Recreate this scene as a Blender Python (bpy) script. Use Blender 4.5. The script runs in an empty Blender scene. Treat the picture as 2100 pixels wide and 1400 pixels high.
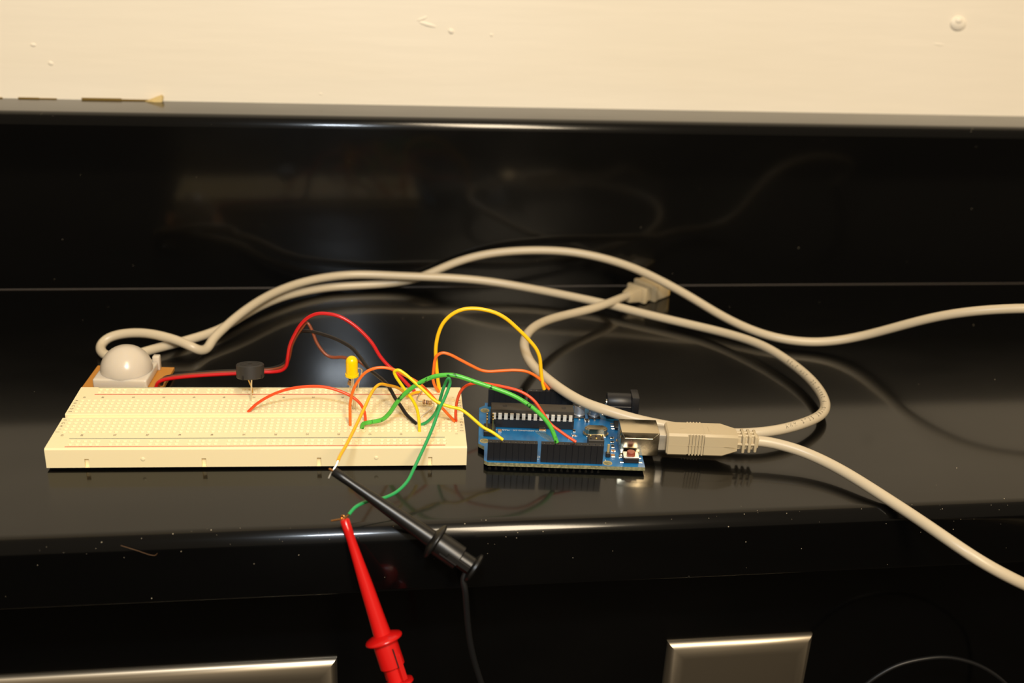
import bpy, bmesh, math, random
from mathutils import Vector, Matrix
random.seed(7)
S = 0.001                       # all lengths below are millimetres
scene = bpy.context.scene
C = scene.collection

# ------------------------------------------------------------------ camera
cam_d = bpy.data.cameras.new('camera')
cam = bpy.data.objects.new('camera', cam_d)
C.objects.link(cam)
cam.location = (0.03565, -0.41743, 0.22718)
cam.rotation_euler = (1.15780, -0.04626, -0.13847)
cam_d.sensor_width = 36.0
cam_d.lens = 2240.69 / 2100.0 * 36.0
cam_d.clip_start = 0.01
cam_d.clip_end = 50
cam_d.dof.use_dof = True
cam_d.dof.focus_distance = 0.455
cam_d.dof.aperture_fstop = 9.0
scene.camera = cam

# ------------------------------------------------------------------ light
world = bpy.data.worlds.new('room_light')
scene.world = world
world.use_nodes = True
bg = world.node_tree.nodes['Background']
bg.inputs[0].default_value = (1.0, 0.80, 0.55, 1)
bg.inputs[1].default_value = 0.25

def area(name, loc, target, size, size_y, power, col):
    d = bpy.data.lights.new(name, 'AREA')
    d.shape = 'RECTANGLE'; d.size = size; d.size_y = size_y
    d.energy = power; d.color = col
    o = bpy.data.objects.new(name, d); C.objects.link(o)
    o.location = loc
    o.rotation_euler = (Vector(target) - Vector(loc)).to_track_quat('-Z', 'Y').to_euler()
    return o
# warm ceiling fixture of the room, and the camera's own pop-up flash
area('ceiling_lamp', (0.40, -1.55, 1.50), (0.05, 0.05, 0.0), 0.26, 1.2, 47.0, (1.0, 0.82, 0.575))
area('camera_flash', (0.024, -0.410, 0.365), (0.03, 0.08, 0.03), 0.045, 0.022, 1.5, (0.80, 0.90, 1.0))

scene.view_settings.view_transform = 'Standard'
scene.view_settings.look = 'None'
scene.view_settings.exposure = -0.10
scene.view_settings.gamma = 1.0
scene.view_settings.use_curve_mapping = False

# ------------------------------------------------------------------ materials
def lin(c):
    c = c / 255.0
    return c / 12.92 if c <= 0.04045 else ((c + 0.055) / 1.055) ** 2.4
def rgb(r, g, b): return (lin(r), lin(g), lin(b), 1)

def mat(name, col, rough=0.45, metal=0.0, ior=1.5, sss=0.0, sss_r=2.0, coat=0.0,
        bump=None, vary=None, trans=0.0, rvar=None, aniso=0.0):
    m = bpy.data.materials.new(name); m.use_nodes = True
    nt = m.node_tree; b = nt.nodes['Principled BSDF']
    b.inputs['Base Color'].default_value = col
    b.inputs['Roughness'].default_value = rough
    b.inputs['Metallic'].default_value = metal
    b.inputs['IOR'].default_value = ior
    b.inputs['Coat Weight'].default_value = coat
    b.inputs['Transmission Weight'].default_value = trans
    b.inputs['Anisotropic'].default_value = aniso
    if sss:
        b.inputs['Subsurface Weight'].default_value = sss
        b.inputs['Subsurface Radius'].default_value = (1, 0.85, 0.6)
        b.inputs['Subsurface Scale'].default_value = sss_r * S
    def noise(scale, stretch, detail=4):
        tc = nt.nodes.new('ShaderNodeTexCoord'); mp = nt.nodes.new('ShaderNodeMapping')
        mp.inputs['Scale'].default_value = stretch
        n = nt.nodes.new('ShaderNodeTexNoise'); n.inputs['Scale'].default_value = scale
        n.inputs['Detail'].default_value = detail
        nt.links.new(tc.outputs['Object'], mp.inputs[0]); nt.links.new(mp.outputs[0], n.inputs['Vector'])
        return n
    if bump:
        scale, stretch, strength, dist = bump
        n = noise(scale, stretch)
        bp = nt.nodes.new('ShaderNodeBump'); bp.inputs['Strength'].default_value = strength
        bp.inputs['Distance'].default_value = dist
        nt.links.new(n.outputs[0], bp.inputs['Height']); nt.links.new(bp.outputs[0], b.inputs['Normal'])
    if vary:
        scale, stretch, c2, lo, hi = vary
        n = noise(scale, stretch)
        r = nt.nodes.new('ShaderNodeValToRGB')
        r.color_ramp.elements[0].position = lo; r.color_ramp.elements[0].color = col
        r.color_ramp.elements[1].position = hi; r.color_ramp.elements[1].color = c2
        nt.links.new(n.outputs[0], r.inputs[0]); nt.links.new(r.outputs[0], b.inputs['Base Color'])
    if rvar:
        scale, stretch, lo, hi = rvar
        n = noise(scale, stretch)
        mr = nt.nodes.new('ShaderNodeMapRange')
        mr.inputs['From Min'].default_value = 0.3; mr.inputs['From Max'].default_value = 0.7
        mr.inputs['To Min'].default_value = lo; mr.inputs['To Max'].default_value = hi
        nt.links.new(n.outputs[0], mr.inputs[0]); nt.links.new(mr.outputs[0], b.inputs['Roughness'])
    return m

M = {}
M['wall'] = mat('cream_wall_paint', rgb(246, 236, 218), 0.55, bump=(60, (0.25, 1, 2.2), 0.24, 0.0010),
                vary=(7, (0.5, 1, 1), rgb(241, 230, 209), 0.4, 0.7))
M['chip'] = mat('yellowed_paint', rgb(206, 180, 120), 0.7)
M['crack'] = mat('wall_gap', rgb(120, 96, 40), 0.9)
M['black_top'] = mat('black_laminate', (0.0012, 0.0012, 0.0012, 1), 0.22, ior=1.25, aniso=0.85, coat=0.72,
                     rvar=(24, (0.5, 1, 1), 0.18, 0.26))
_b = M['black_top'].node_tree.nodes['Principled BSDF']
_b.inputs['Coat Roughness'].default_value = 0.095; _b.inputs['Coat IOR'].default_value = 1.38
nt = M['black_top'].node_tree      # horizontal brushing: reflections smear across the X direction
g = nt.nodes.new('ShaderNodeNewGeometry'); vm = nt.nodes.new('ShaderNodeVectorMath'); vm.operation = 'CROSS_PRODUCT'
vm.inputs[0].default_value = (1, 0, 0)
nt.links.new(g.outputs['Normal'], vm.inputs[1]); nt.links.new(vm.outputs[0], nt.nodes['Principled BSDF'].inputs['Tangent'])
M['seam'] = mat('seam_filler', rgb(58, 50, 43), 0.6)
M['steel'] = mat('brushed_steel', rgb(196, 184, 164), 0.40, metal=1.0, bump=(700, (0.02, 1, 1), 0.25, 0.00004))
M['cream'] = mat('cream_abs', rgb(244, 226, 180), 0.42, sss=0.12, sss_r=1.2)
M['spring'] = mat('spring_contact', rgb(240, 238, 230), 0.28, metal=1.0)
M['backing'] = mat('foam_backing', rgb(26, 22, 18), 0.9)
M['ink_red'] = mat('red_ink', rgb(205, 52, 28), 0.6)
M['ink_blue'] = mat('blue_ink', rgb(98, 118, 112), 0.6)
M['ink_black'] = mat('black_ink', rgb(52, 44, 30), 0.6)
M['pcb_blue'] = mat('blue_solder_mask', rgb(28, 112, 168), 0.32, ior=1.5, vary=(160, (1, 1, 1), rgb(22, 98, 154), 0.4, 0.65))
M['pcb_edge'] = mat('fibreglass_edge', rgb(148, 142, 104), 0.7, vary=(900, (1, 1, 1), rgb(110, 108, 76), 0.4, 0.6))
M['pad'] = mat('bare_fibreglass', rgb(170, 152, 104), 0.55)
M['silk'] = mat('white_silkscreen', rgb(232, 230, 214), 0.6)
M['hdr'] = mat('header_plastic', rgb(22, 22, 25), 0.42)
M['chip_epoxy'] = mat('chip_epoxy', rgb(52, 47, 40), 0.50, bump=(2500, (1, 1, 1), 0.15, 0.00003))
M['tin'] = mat('tinned_metal', rgb(236, 230, 218), 0.42, metal=1.0)
M['pin_tin'] = mat('chip_pin_tin', rgb(232, 226, 214), 0.5, metal=0.35)
M['solder'] = mat('solder', rgb(230, 230, 226), 0.18, metal=1.0)
M['gold'] = mat('gold_pin', rgb(214, 178, 104), 0.28, metal=1.0)
M['nickel'] = mat('nickel_shell', rgb(206, 192, 164), 0.20, metal=1.0, rvar=(160, (1, 1, 1), 0.14, 0.32))
M['alu'] = mat('capacitor_can', rgb(206, 208, 212), 0.42, metal=0.8)
M['btn'] = mat('reset_button_brown', rgb(138, 62, 42), 0.45)
M['smd_black'] = mat('smd_black', rgb(24, 22, 22), 0.4)
M['smd_tan'] = mat('smd_tan', rgb(176, 128, 84), 0.5)
M['cable'] = mat('beige_pvc', rgb(197, 182, 155), 0.36, sss=0.10, sss_r=1.5)
M['plug'] = mat('beige_plug_plastic', rgb(190, 172, 138), 0.42, sss=0.08, sss_r=1.0)
M['plug_tan'] = mat('tan_plug_plastic', rgb(206, 174, 110), 0.45)  # plain tan for the loose connector's end face
M['w_redor'] = mat('red_orange_insulation', rgb(238, 78, 34), 0.33)
M['w_orange'] = mat('orange_insulation', rgb(246, 112, 34), 0.33)
M['w_green'] = mat('bright_green_insulation', rgb(84, 188, 66), 0.33, vary=(420, (1, 1, 1), rgb(16, 66, 20), 0.60, 0.66))
M['w_green2'] = mat('dark_green_insulation', rgb(46, 156, 86), 0.30)
M['w_yellow'] = mat('yellow_insulation', rgb(250, 198, 24), 0.33)
M['w_lemon'] = mat('lemon_insulation', rgb(240, 210, 20), 0.33)
M['w_gold'] = mat('golden_insulation', rgb(250, 180, 16), 0.33)
M['w_red'] = mat('red_insulation', rgb(192, 16, 22), 0.30)
M['w_brown'] = mat('brown_insulation', rgb(122, 58, 30), 0.35)
M['w_black'] = mat('black_insulation', rgb(30, 26, 23), 0.30)
M['led'] = mat('yellow_led_resin', rgb(255, 206, 0), 0.22, sss=0.5, sss_r=2.0)
M['res_body'] = mat('resistor_tan', rgb(208, 164, 112), 0.45)
M['band_brown'] = mat('band_brown', rgb(96, 44, 20), 0.45)
M['band_black'] = mat('band_black', rgb(20, 16, 14), 0.45)
M['band_red'] = mat('band_red', rgb(170, 50, 30), 0.45)
M['buzzer'] = mat('buzzer_plastic', rgb(44, 41, 38), 0.48)
M['lens'] = mat('milky_lens', rgb(206, 194, 176), 0.24, sss=0.6, sss_r=4.0)
M['pir_pcb'] = mat('phenolic_board', rgb(186, 124, 44), 0.5)
M['clip_red'] = mat('red_clip_plastic', rgb(200, 20, 17), 0.24, bump=(500, (1, 1, 1), 0.08, 0.0001))
M['clip_black'] = mat('black_clip_plastic', rgb(16, 15, 14), 0.36, bump=(500, (1, 1, 1), 0.08, 0.0001))
M['copper'] = mat('copper', rgb(212, 150, 86), 0.25, metal=1.0)
M['lead_black'] = mat('black_lead_rubber', rgb(16, 16, 17), 0.45)
M['dust'] = mat('dust', rgb(190, 176, 150), 0.9)
M['fibre'] = mat('brown_fibre', rgb(96, 66, 36), 0.7)
M['floor'] = mat('dark_floor', rgb(34, 30, 26), 0.8, vary=(6, (1, 1, 1), rgb(26, 23, 20), 0.4, 0.6))

# ------------------------------------------------------------------ mesh helpers (mm)
def obj(name, bm, m, parent=None, smooth=35, loc=(0, 0, 0)):
    me = bpy.data.meshes.new(name)
    bmesh.ops.recalc_face_normals(bm, faces=bm.faces[:])
    bmesh.ops.scale(bm, vec=(S, S, S), verts=bm.verts[:])
    bm.to_mesh(me); bm.free()
    ms = m if isinstance(m, (list, tuple)) else [m]
    for q in ms: me.materials.append(M[q])
    if smooth:
        for p in me.polygons: p.use_smooth = True
        me.set_sharp_from_angle(angle=math.radians(smooth))
    o = bpy.data.objects.new(name, me); C.objects.link(o)
    o.location = Vector(loc) * S
    if parent: o.parent = parent
    return o

def thing(name, label, cat, loc=(0, 0, 0), rotz=0.0, group=None):
    o = bpy.data.objects.new(name, None); C.objects.link(o)
    o.empty_display_size = 0.01
    o.location = Vector(loc) * S; o.rotation_euler = (0, 0, rotz)
    o['label'] = label; o['category'] = cat
    if group: o['group'] = group
    return o

def tag(o, label, cat, group=None, kind=None):
    o['label'] = label; o['category'] = cat
    if group: o['group'] = group
    if kind: o['kind'] = kind
    return o

def nb(): return bmesh.new()

def add_box(bm, x0, x1, y0, y1, z0, z1, bev=0.0, seg=2, mtx=None, mi=0):
    r = bmesh.ops.create_cube(bm, size=1.0)
    vs = r['verts']
    for v in vs:
        v.co = Vector(((x0 + x1) / 2 + v.co.x * (x1 - x0), (y0 + y1) / 2 + v.co.y * (y1 - y0), (z0 + z1) / 2 + v.co.z * (z1 - z0)))
    fs = set(f for v in vs for f in v.link_faces)
    if bev > 0:
        es = list(set(e for v in vs for e in v.link_edges))
        rr = bmesh.ops.bevel(bm, geom=es, offset=bev, segments=seg, profile=0.5, affect='EDGES')
        fs = set(f for f in fs if f.is_valid) | set(rr['faces'])
        vs = list(set(v for f in fs for v in f.verts))
    for f in fs: f.material_index = mi
    if mtx is not None: bmesh.ops.transform(bm, matrix=mtx, verts=vs)
    return vs

def box(*a, **k):
    bm = nb(); add_box(bm, *a, **k); return bm

def add_lathe(bm, prof, n=24, mtx=None, mi=0, cap=True):
    rings = []
    vs = []
    for r, z in prof:
        ring = [bm.verts.new((r * math.cos(2 * math.pi * i / n), r * math.sin(2 * math.pi * i / n), z)) for i in range(n)]
        rings.append(ring); vs += ring
    for a, b in zip(rings, rings[1:]):
        for i in range(n):
            f = bm.faces.new((a[i], a[(i + 1) % n], b[(i + 1) % n], b[i])); f.material_index = mi
    if cap:
        f = bm.faces.new(rings[0][::-1]); f.material_index = mi
        f = bm.faces.new(rings[-1]); f.material_index = mi
    if mtx is not None: bmesh.ops.transform(bm, matrix=mtx, verts=vs)
    return vs

def lathe(prof, **k):
    bm = nb(); add_lathe(bm, prof, **k); return bm

def add_prism(bm, poly, z0, z1, mi=0, mtx=None):
    lo = [bm.verts.new((x, y, z0)) for x, y in poly]; hi = [bm.verts.new((x, y, z1)) for x, y in poly]
    n = len(poly)
    for i in range(n):
        bm.faces.new((lo[i], lo[(i + 1) % n], hi[(i + 1) % n], hi[i])).material_index = mi
    bm.faces.new(lo[::-1]).material_index = mi; bm.faces.new(hi).material_index = mi
    if mtx is not None: bmesh.ops.transform(bm, matrix=mtx, verts=lo + hi)
    return lo + hi

def spline(pts, sub=6, smooth=0):
    P = [Vector(p) for p in pts]
    if len(P) == 2: return [P[0].lerp(P[1], i / sub) for i in range(sub + 1)]
    out = []
    Q = [P[0] * 2 - P[1]] + P + [P[-1] * 2 - P[-2]]
    for i in range(1, len(Q) - 2):
        p0, p1, p2, p3 = Q[i - 1:i + 3]
        t0 = 0.0; t1 = t0 + max((p1 - p0).length, 1e-4) ** 0.5; t2 = t1 + max((p2 - p1).length, 1e-4) ** 0.5; t3 = t2 + max((p3 - p2).length, 1e-4) ** 0.5
        for k in range(sub):
            t = t1 + (t2 - t1) * k / sub
            A1 = p0 * ((t1 - t) / (t1 - t0)) + p1 * ((t - t0) / (t1 - t0))
            A2 = p1 * ((t2 - t) / (t2 - t1)) + p2 * ((t - t1) / (t2 - t1))
            A3 = p2 * ((t3 - t) / (t3 - t2)) + p3 * ((t - t2) / (t3 - t2))
            B1 = A1 * ((t2 - t) / (t2 - t0)) + A2 * ((t - t0) / (t2 - t0))
            B2 = A2 * ((t3 - t) / (t3 - t1)) + A3 * ((t - t1) / (t3 - t1))
            out.append(B1 * ((t2 - t) / (t2 - t1)) + B2 * ((t - t1) / (t2 - t1)))
    out.append(P[-1].copy())
    for _ in range(smooth):
        out = [out[0]] + [(out[i - 1] + out[i] * 2 + out[i + 1]) / 4 for i in range(1, len(out) - 1)] + [out[-1]]
    return out

def add_tube(bm, P, r, n=10, mi=0):
    """sweep a circle of radius r (number or function of 0..1) along the dense point list P"""
    N = len(P)
    T = [(P[min(i + 1, N - 1)] - P[max(i - 1, 0)]).normalized() for i in range(N)]
    up = Vector((0, 0, 1)) if abs(T[0].z) < 0.9 else Vector((1, 0, 0))
    u = T[0].cross(up).normalized()
    rings = []
    for i in range(N):
        if i:
            u = (u - T[i] * u.dot(T[i])).normalized()
        v = T[i].cross(u)
        rr = r(i / (N - 1)) if callable(r) else r
        rings.append([bm.verts.new(P[i] + (u * math.cos(2 * math.pi * k / n) + v * math.sin(2 * math.pi * k / n)) * rr) for k in range(n)])
    for a, b in zip(rings, rings[1:]):
        for k in range(n):
            bm.faces.new((a[k], a[(k + 1) % n], b[(k + 1) % n], b[k])).material_index = mi
    bm.faces.new(rings[0][::-1]).material_index = mi; bm.faces.new(rings[-1]).material_index = mi

def tube(pts, r, n=10, sub=6, smooth=0):
    bm = nb(); add_tube(bm, spline(pts, sub, smooth), r, n); return bm

def axis_mtx(a, b, roll=0.0):
    """matrix taking +Z at the origin to the direction a->b starting at a"""
    d = (Vector(b) - Vector(a)).normalized()
    return Matrix.Translation(Vector(a)) @ d.to_track_quat('Z', 'Y').to_matrix().to_4x4() @ Matrix.Rotation(roll, 4, 'Z')

def text_obj(name, s, size, m, parent, loc, rotz, thick=0.03):
    cu = bpy.data.curves.new(name, 'FONT'); cu.body = s; cu.size = size * S
    cu.align_x = 'CENTER'; cu.align_y = 'CENTER'; cu.extrude = thick * S / 2; cu.resolution_u = 2
    t = bpy.data.objects.new(name + '_curve', cu); C.objects.link(t)
    bpy.context.view_layer.update()
    dg = bpy.context.evaluated_depsgraph_get()
    me = bpy.data.meshes.new_from_object(t.evaluated_get(dg))
    bpy.data.objects.remove(t); bpy.data.curves.remove(cu)
    me.name = name; me.materials.clear(); me.materials.append(M[m])
    o = bpy.data.objects.new(name, me); C.objects.link(o)
    o.location = Vector(loc) * S; o.rotation_euler = (0, 0, rotz); o.parent = parent
    return o

def sub(pts, o): return [(p[0] - o[0], p[1] - o[1], p[2] - o[2]) for p in pts]

# ------------------------------------------------------------------ the setting
o = obj('wall_back', box(-2500, 2500, 209.8, 330, 60, 1700), 'wall', smooth=0)
o['kind'] = 'structure'; o['label'] = 'cream painted wall behind the black counter'; o['category'] = 'wall'
wall = o
def bump_blob(x, z, rx, rz, h, tilt=0):
    bm = nb()
    mt = Matrix.Translation((x, 209.9, z)) @ Matrix.Rotation(tilt, 4, 'Y') @ Matrix.Diagonal((rx, h, rz, 1))
    bmesh.ops.create_uvsphere(bm, u_segments=20, v_segments=12, radius=1.0, matrix=mt)
    obj('paint_bump', bm, 'wall', wall)
for a in ((394.6, 151.8, 5.4, 4.2, 1.9, 0.2), (394.0, 153.6, 3.0, 2.4, 2.5, 0), (-130.8, 126.2, 1.6, 1.0, 0.6, 0), (-123.0, 116.7, 1.5, 1.2, 0.6, 0.4),
          (92.7, 139.3, 1.8, 1.4, 0.9, 0.5), (115.6, 137.8, 1.0, 0.9, 0.5, 0), (79.5, 142.6, 5.2, 1.1, 0.6, 0.25), (76.6, 145.6, 3.2, 0.8, 0.5, -0.4),
          (385.0, 139.5, 4.0, 0.8, 0.3, 0.1), (20.0, 103.0, 1.0, 0.6, 0.4, 0)):
    bump_blob(*a)
bm = nb()
for x0, x1, h in ((-165, -150, 0.5), (-142, -131, 0.7), (-131, -122, 0.5), (-109, -88, 1.1), (-88, -70, 0.7)):
    add_box(bm, x0, x1, 209.2, 210.2, 97.4, 97.5 + h, 0.1, 1)
obj('paint_gap', bm, 'crack', wall)

o = obj('floor', box(-5000, 5000, -6000, 330, -1040, -1000), 'floor', smooth=0)
o['kind'] = 'structure'; o['label'] = 'dark floor of the room below the counter'; o['category'] = 'floor'

# the black counter: shelf with rounded nose, upstand with rounded top, recessed front panel
YF, YB, HT, YW = -68.7, 174.5, 97.5, 209.8
def arc(cx, cy, r, a0, a1, n=10):
    return [(cx + r * math.cos(math.radians(a0 + (a1 - a0) * i / n)), cy + r * math.sin(math.radians(a0 + (a1 - a0) * i / n))) for i in range(n + 1)]
def extrude_x(prof, x0, x1):
    bm = nb()
    lo = [bm.verts.new((x0, y, z)) for y, z in prof]; hi = [bm.verts.new((x1, y, z)) for y, z in prof]
    n = len(prof)
    for i in range(n):
        bm.faces.new((lo[i], lo[(i + 1) % n], hi[(i + 1) % n], hi[i]))
    bm.faces.new(lo[::-1]); bm.faces.new(hi)
    return bm
counter = thing('counter', 'glossy black counter shelf with raised back and rounded edges', 'counter', (0, 50, -28))
off = (0, 50, -28)
def shift(bm, o):
    bmesh.ops.translate(bm, vec=(-o[0], -o[1], -o[2]), verts=bm.verts[:]); return bm
prof = [(YB + 0.5, 0)] + arc(YF, -6, 6, 90, 180, 10) + arc(YF - 3.5, -26.3, 2.5, 180, 270, 5) + [(YB + 0.5, -28.8)]
obj('shelf_top', shift(extrude_x(prof, -900, 900), off), 'black_top', counter, 25)
prof = [(YB, -28)] + [(YB, HT - 6)] + arc(YB + 6, HT - 6, 6, 180, 90, 10) + [(YW + 5, HT), (YW + 5, -28)]
obj('backsplash', shift(extrude_x(prof, -900, 900), off), 'black_top', counter, 25)
obj('front_panel', shift(box(-900, 900, -26, -14, -700, -28.5), off), 'black_top', counter, 0)
obj('seam', shift(tube([(-900, YB - 0.1, 0.1), (0, YB - 0.1, 0.1), (900, YB - 0.1, 0.1)], 0.38, 6, 4), off), 'seam', counter)

# stainless outlet plates on the recessed panel
def plate(x0, x1, zt, label):
    t = thing('outlet_cover_plate', label, 'cover plate', ((x0 + x1) / 2, -26, zt - 114), 0, 'stainless cover plates on the front panel')
    w = (x1 - x0) / 2; h = 114.0; d = 4.6
    bm = nb()
    rings = []
    for ins, y in ((0.0, 0.0), (0.0, -0.7), (1.0, -1.9), (3.0, -3.4), (5.6, -4.4), (8.0, -d)):
        rings.append([bm.verts.new(v) for v in ((-w + ins, y, ins), (w - ins, y, ins), (w - ins, y, h - ins), (-w + ins, y, h - ins))])
    for a, b in zip(rings, rings[1:]):
        for i in range(4): bm.faces.new((a[i], a[(i + 1) % 4], b[(i + 1) % 4], b[i]))
    bm.faces.new(rings[-1]); bm.faces.new(rings[0][::-1])
    obj('plate_body', bm, 'steel', t, 40)
    for s in (-1, 1):
        bmx = nb(); add_lathe(bmx, [(3.2, 0), (3.2, 0.5), (2.4, 1.0)], 16, mtx=Matrix.Translation((0, -d, 57 + s * 24)) @ Matrix.Rotation(math.pi / 2, 4, 'X'))
        obj('screw', bmx, 'steel', t)
    return t
plate(178.0, 248.5, -98.6, 'narrow brushed steel cover plate at the lower right of the panel')
plate(-135.0, 27.2, -97.4, 'wide brushed steel cover plate at the lower left of the panel')

# ------------------------------------------------------------------ breadboard
ZB, ZT = 1.2, 9.7
BX = 82.55
bb = thing('breadboard', 'cream solderless breadboard full of small holes and jumper wires', 'breadboard', (0, 0, 0), -0.046)
col_x = [78.74 - 2.54 * i for i in range(63)]
rail_x = [73.66 - 2.54 * (i + i // 5) for i in range(50)]
HW = 0.72
contacts = nb()
def add_strip(bm, x0, x1, y0, y1, z0, z1, cols, rows, ch_front=0.0, ch_back=0.0, notches=()):
    xs = [x0] + sorted(v for c in cols for v in (c - HW, c + HW)) + [x1]
    ya, yb = y0 + ch_front, y1 - ch_back
    ys = [ya] + sorted(v for r in rows for v in (r - HW, r + HW)) + [yb]
    V = {}
    def v(x, y, z):
        k = (round(x, 3), round(y, 3), round(z, 3))
        if k not in V: V[k] = bm.verts.new(k)
        return V[k]
    for i in range(len(xs) - 1):
        for j in range(len(ys) - 1):
            xa, xb, yc, yd = xs[i], xs[i + 1], ys[j], ys[j + 1]
            if i % 2 == 1 and j % 2 == 1:
                q = 0.30; zc = z1 - 0.75; zd = z1 - 2.6
                o_ = [v(xa, yc, z1), v(xb, yc, z1), v(xb, yd, z1), v(xa, yd, z1)]
                m_ = [v(xa + q, yc + q, zc), v(xb - q, yc + q, zc), v(xb - q, yd - q, zc), v(xa + q, yd - q, zc)]
                d_ = [v(xa + q, yc + q, zd), v(xb - q, yc + q, zd), v(xb - q, yd - q, zd), v(xa + q, yd - q, zd)]
                for A, B in ((o_, m_), (m_, d_)):
                    for k in range(4): bm.faces.new((A[k], A[(k + 1) % 4], B[(k + 1) % 4], B[k]))
                bm.faces.new(d_)
                cx, cy = (xa + xb) / 2, (yc + yd) / 2
                for s in (-1, 1):
                    contacts.faces.new([contacts.verts.new(p) for p in ((cx - 0.40, cy + s * 0.40, z1 - 0.85), (cx + 0.40, cy + s * 0.40, z1 - 0.85), (cx + 0.40, cy + s * 0.05, z1 - 1.7), (cx - 0.40, cy + s * 0.05, z1 - 1.7))])
            else:
                bm.faces.new((v(xa, yc, z1), v(xb, yc, z1), v(xb, yd, z1), v(xa, yd, z1)))
    def quad(*p): bm.faces.new([bm.verts.new(q) for q in p])
    for y, s, c in ((y0, 1, ch_front), (y1, -1, ch_back)):
        if c > 0: quad((x0, y + s * c, z1), (x1, y + s * c, z1), (x1, y, z1 - c * 0.8), (x0, y, z1 - c * 0.8))
    zf, zk = z1 - ch_front * 0.8, z1 - ch_back * 0.8
    quad((x0, y1, z0), (x1, y1, z0), (x1, y1, zk), (x0, y1, zk))
    quad((x0, y0, z0), (x1, y0, z0), (x1, y1, z0), (x0, y1, z0))
    for x in (x0, x1):
        quad((x, y0, z0), (x, y0, zf), (x, ya, z1), (x, yb, z1), (x, y1, zk), (x, y1, z0))
    edges = [x0] + [e for n_ in notches for e in (n_ - 0.85, n_ + 0.85)] + [x1]
    for k in range(len(edges) - 1):
        a, b = edges[k], edges[k + 1]
        if k % 2 == 0:
            quad((a, y0, z0), (b, y0, z0), (b, y0, zf), (a, y0, zf))
        else:
            zn = z0 + 3.9; yn = y0 + 1.3
            quad((a, y0, zn), (b, y0, zn), (b, y0, zf), (a, y0, zf))
            quad((a, yn, z0), (b, yn, z0), (b, yn, zn), (a, yn, zn))
            quad((a, y0, zn), (b, y0, zn), (b, yn, zn), (a, yn, zn))
            quad((a, y0, z0), (a, yn, z0), (a, yn, zn), (a, y0, zn))
            quad((b, y0, z0), (b, yn, z0), (b, yn, zn), (b, y0, zn))
NOTCH = (-67.0, -22.0, 23.2, 67.7)
def no_recalc(name, bm, m, parent):
    return obj(name, bm, m, parent, 20)
bm = nb(); add_strip(bm, -BX, BX, 18.75, 27.3, ZB, ZT, rail_x, (21.7, 24.24), 0, 0.5)
no_recalc('power_rail', bm, 'cream', bb)
bm = nb()
add_strip(bm, -BX, BX, 1.45, 18.6, ZB, ZT, col_x, [3.81 + 2.54 * i for i in range(5)], 0.35, 0)
add_strip(bm, -BX, BX, -18.45, -1.45, ZB, ZT, col_x, [-13.97 + 2.54 * i for i in range(5)], 0, 0.35)
add_box(bm, -BX + 0.8, BX - 0.8, -1.5, 1.5, ZB, ZT - 1.6)
no_recalc('terminal_strip', bm, 'cream', bb)
bm = nb(); add_strip(bm, -BX, BX, -27.8, -18.6, ZB, ZT, rail_x, (-24.24, -21.7), 0.7, 0, NOTCH)
no_recalc('power_rail', bm, 'cream', bb)
o = obj('spring_contacts', contacts, 'spring', bb, 0); o['kind'] = 'stuff'; o['label'] = 'shiny spring contacts inside the holes'
obj('adhesive_backing', box(-BX + 1.2, BX - 1.2, -26.3, 26.3, 0.0, ZB), 'backing', bb, 0)
for y, m, nm in ((26.35, 'ink_blue', 'blue_line'), (19.75, 'ink_red', 'red_line'), (-19.55, 'ink_blue', 'blue_line'), (-26.15, 'ink_red', 'red_line')):
    obj(nm, box(-75.2, 73.8, y - 0.21, y + 0.21, ZT - 0.02, ZT + 0.03), m, bb, 0)
for x in (-45.5, 46.0):
    bmx = nb(); add_lathe(bmx, [(0.9, 0), (0.7, 0.25), (0.25, 0.38)], 14, mtx=Matrix.Translation((x, -27.8, 4.9)) @ Matrix.Rotation(math.pi / 2, 4, 'X'))
    obj('mould_mark', bmx, 'cream', bb)
for i in [0] + list(range(4, 60, 5)) + [62]:
    n = i + 1
    for y in (16.9, -16.7):
        text_obj('printed_number', str(n), 1.55, 'ink_black', bb, (col_x[i], y, ZT + 0.01), -math.pi / 2)
for k, ch in enumerate('ABCDE'):
    for x in (81.2, -81.2): text_obj('printed_letter', ch, 1.75, 'ink_black', bb, (x, 13.97 - 2.54 * k, ZT + 0.01), -math.pi / 2)
for k, ch in enumerate('FGHIJ'):
    for x in (81.2, -81.2): text_obj('printed_letter', ch, 1.75, 'ink_black', bb, (x, -3.81 - 2.54 * k, ZT + 0.01), -math.pi / 2)

# ------------------------------------------------------------------ microcontroller board
# local frame: origin at the board centre on its top face; U() turns maker's board coordinates into it
uno = thing('microcontroller_board', 'blue microcontroller board with black pin headers and metal USB socket', 'circuit board', (123.28, -10.28, 3.1), -0.1244)
def U(x, y): return (34.0 - x, 26.67 - y)
def ubox(bm, x0, x1, y0, y1, z0, z1, bev=0, seg=2, mi=0):
    a, b = U(x1, y1), U(x0, y0)
    return add_box(bm, a[0], b[0], a[1], b[1], z0, z1, bev, seg, mi=mi)
def upart(name, m, *a, **k):
    bm = nb(); ubox(bm, *a, **k); return obj(name, bm, m, uno)
outline = [(0, 0), (66.04, 0), (66.04, 2.54), (68.58, 5.08), (68.58, 37.85), (66.04, 40.39), (66.04, 51.82), (64.52, 53.34), (0, 53.34)]
bm = nb(); add_prism(bm, [U(*q) for q in outline], -1.6, 0)
bm.normal_update()
for f in bm.faces: f.material_index = 0 if abs(f.normal.z) > 0.5 else 1
pcb = obj('circuit_board', bm, ['pcb_blue', 'pcb_edge'], uno, 0)
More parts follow.
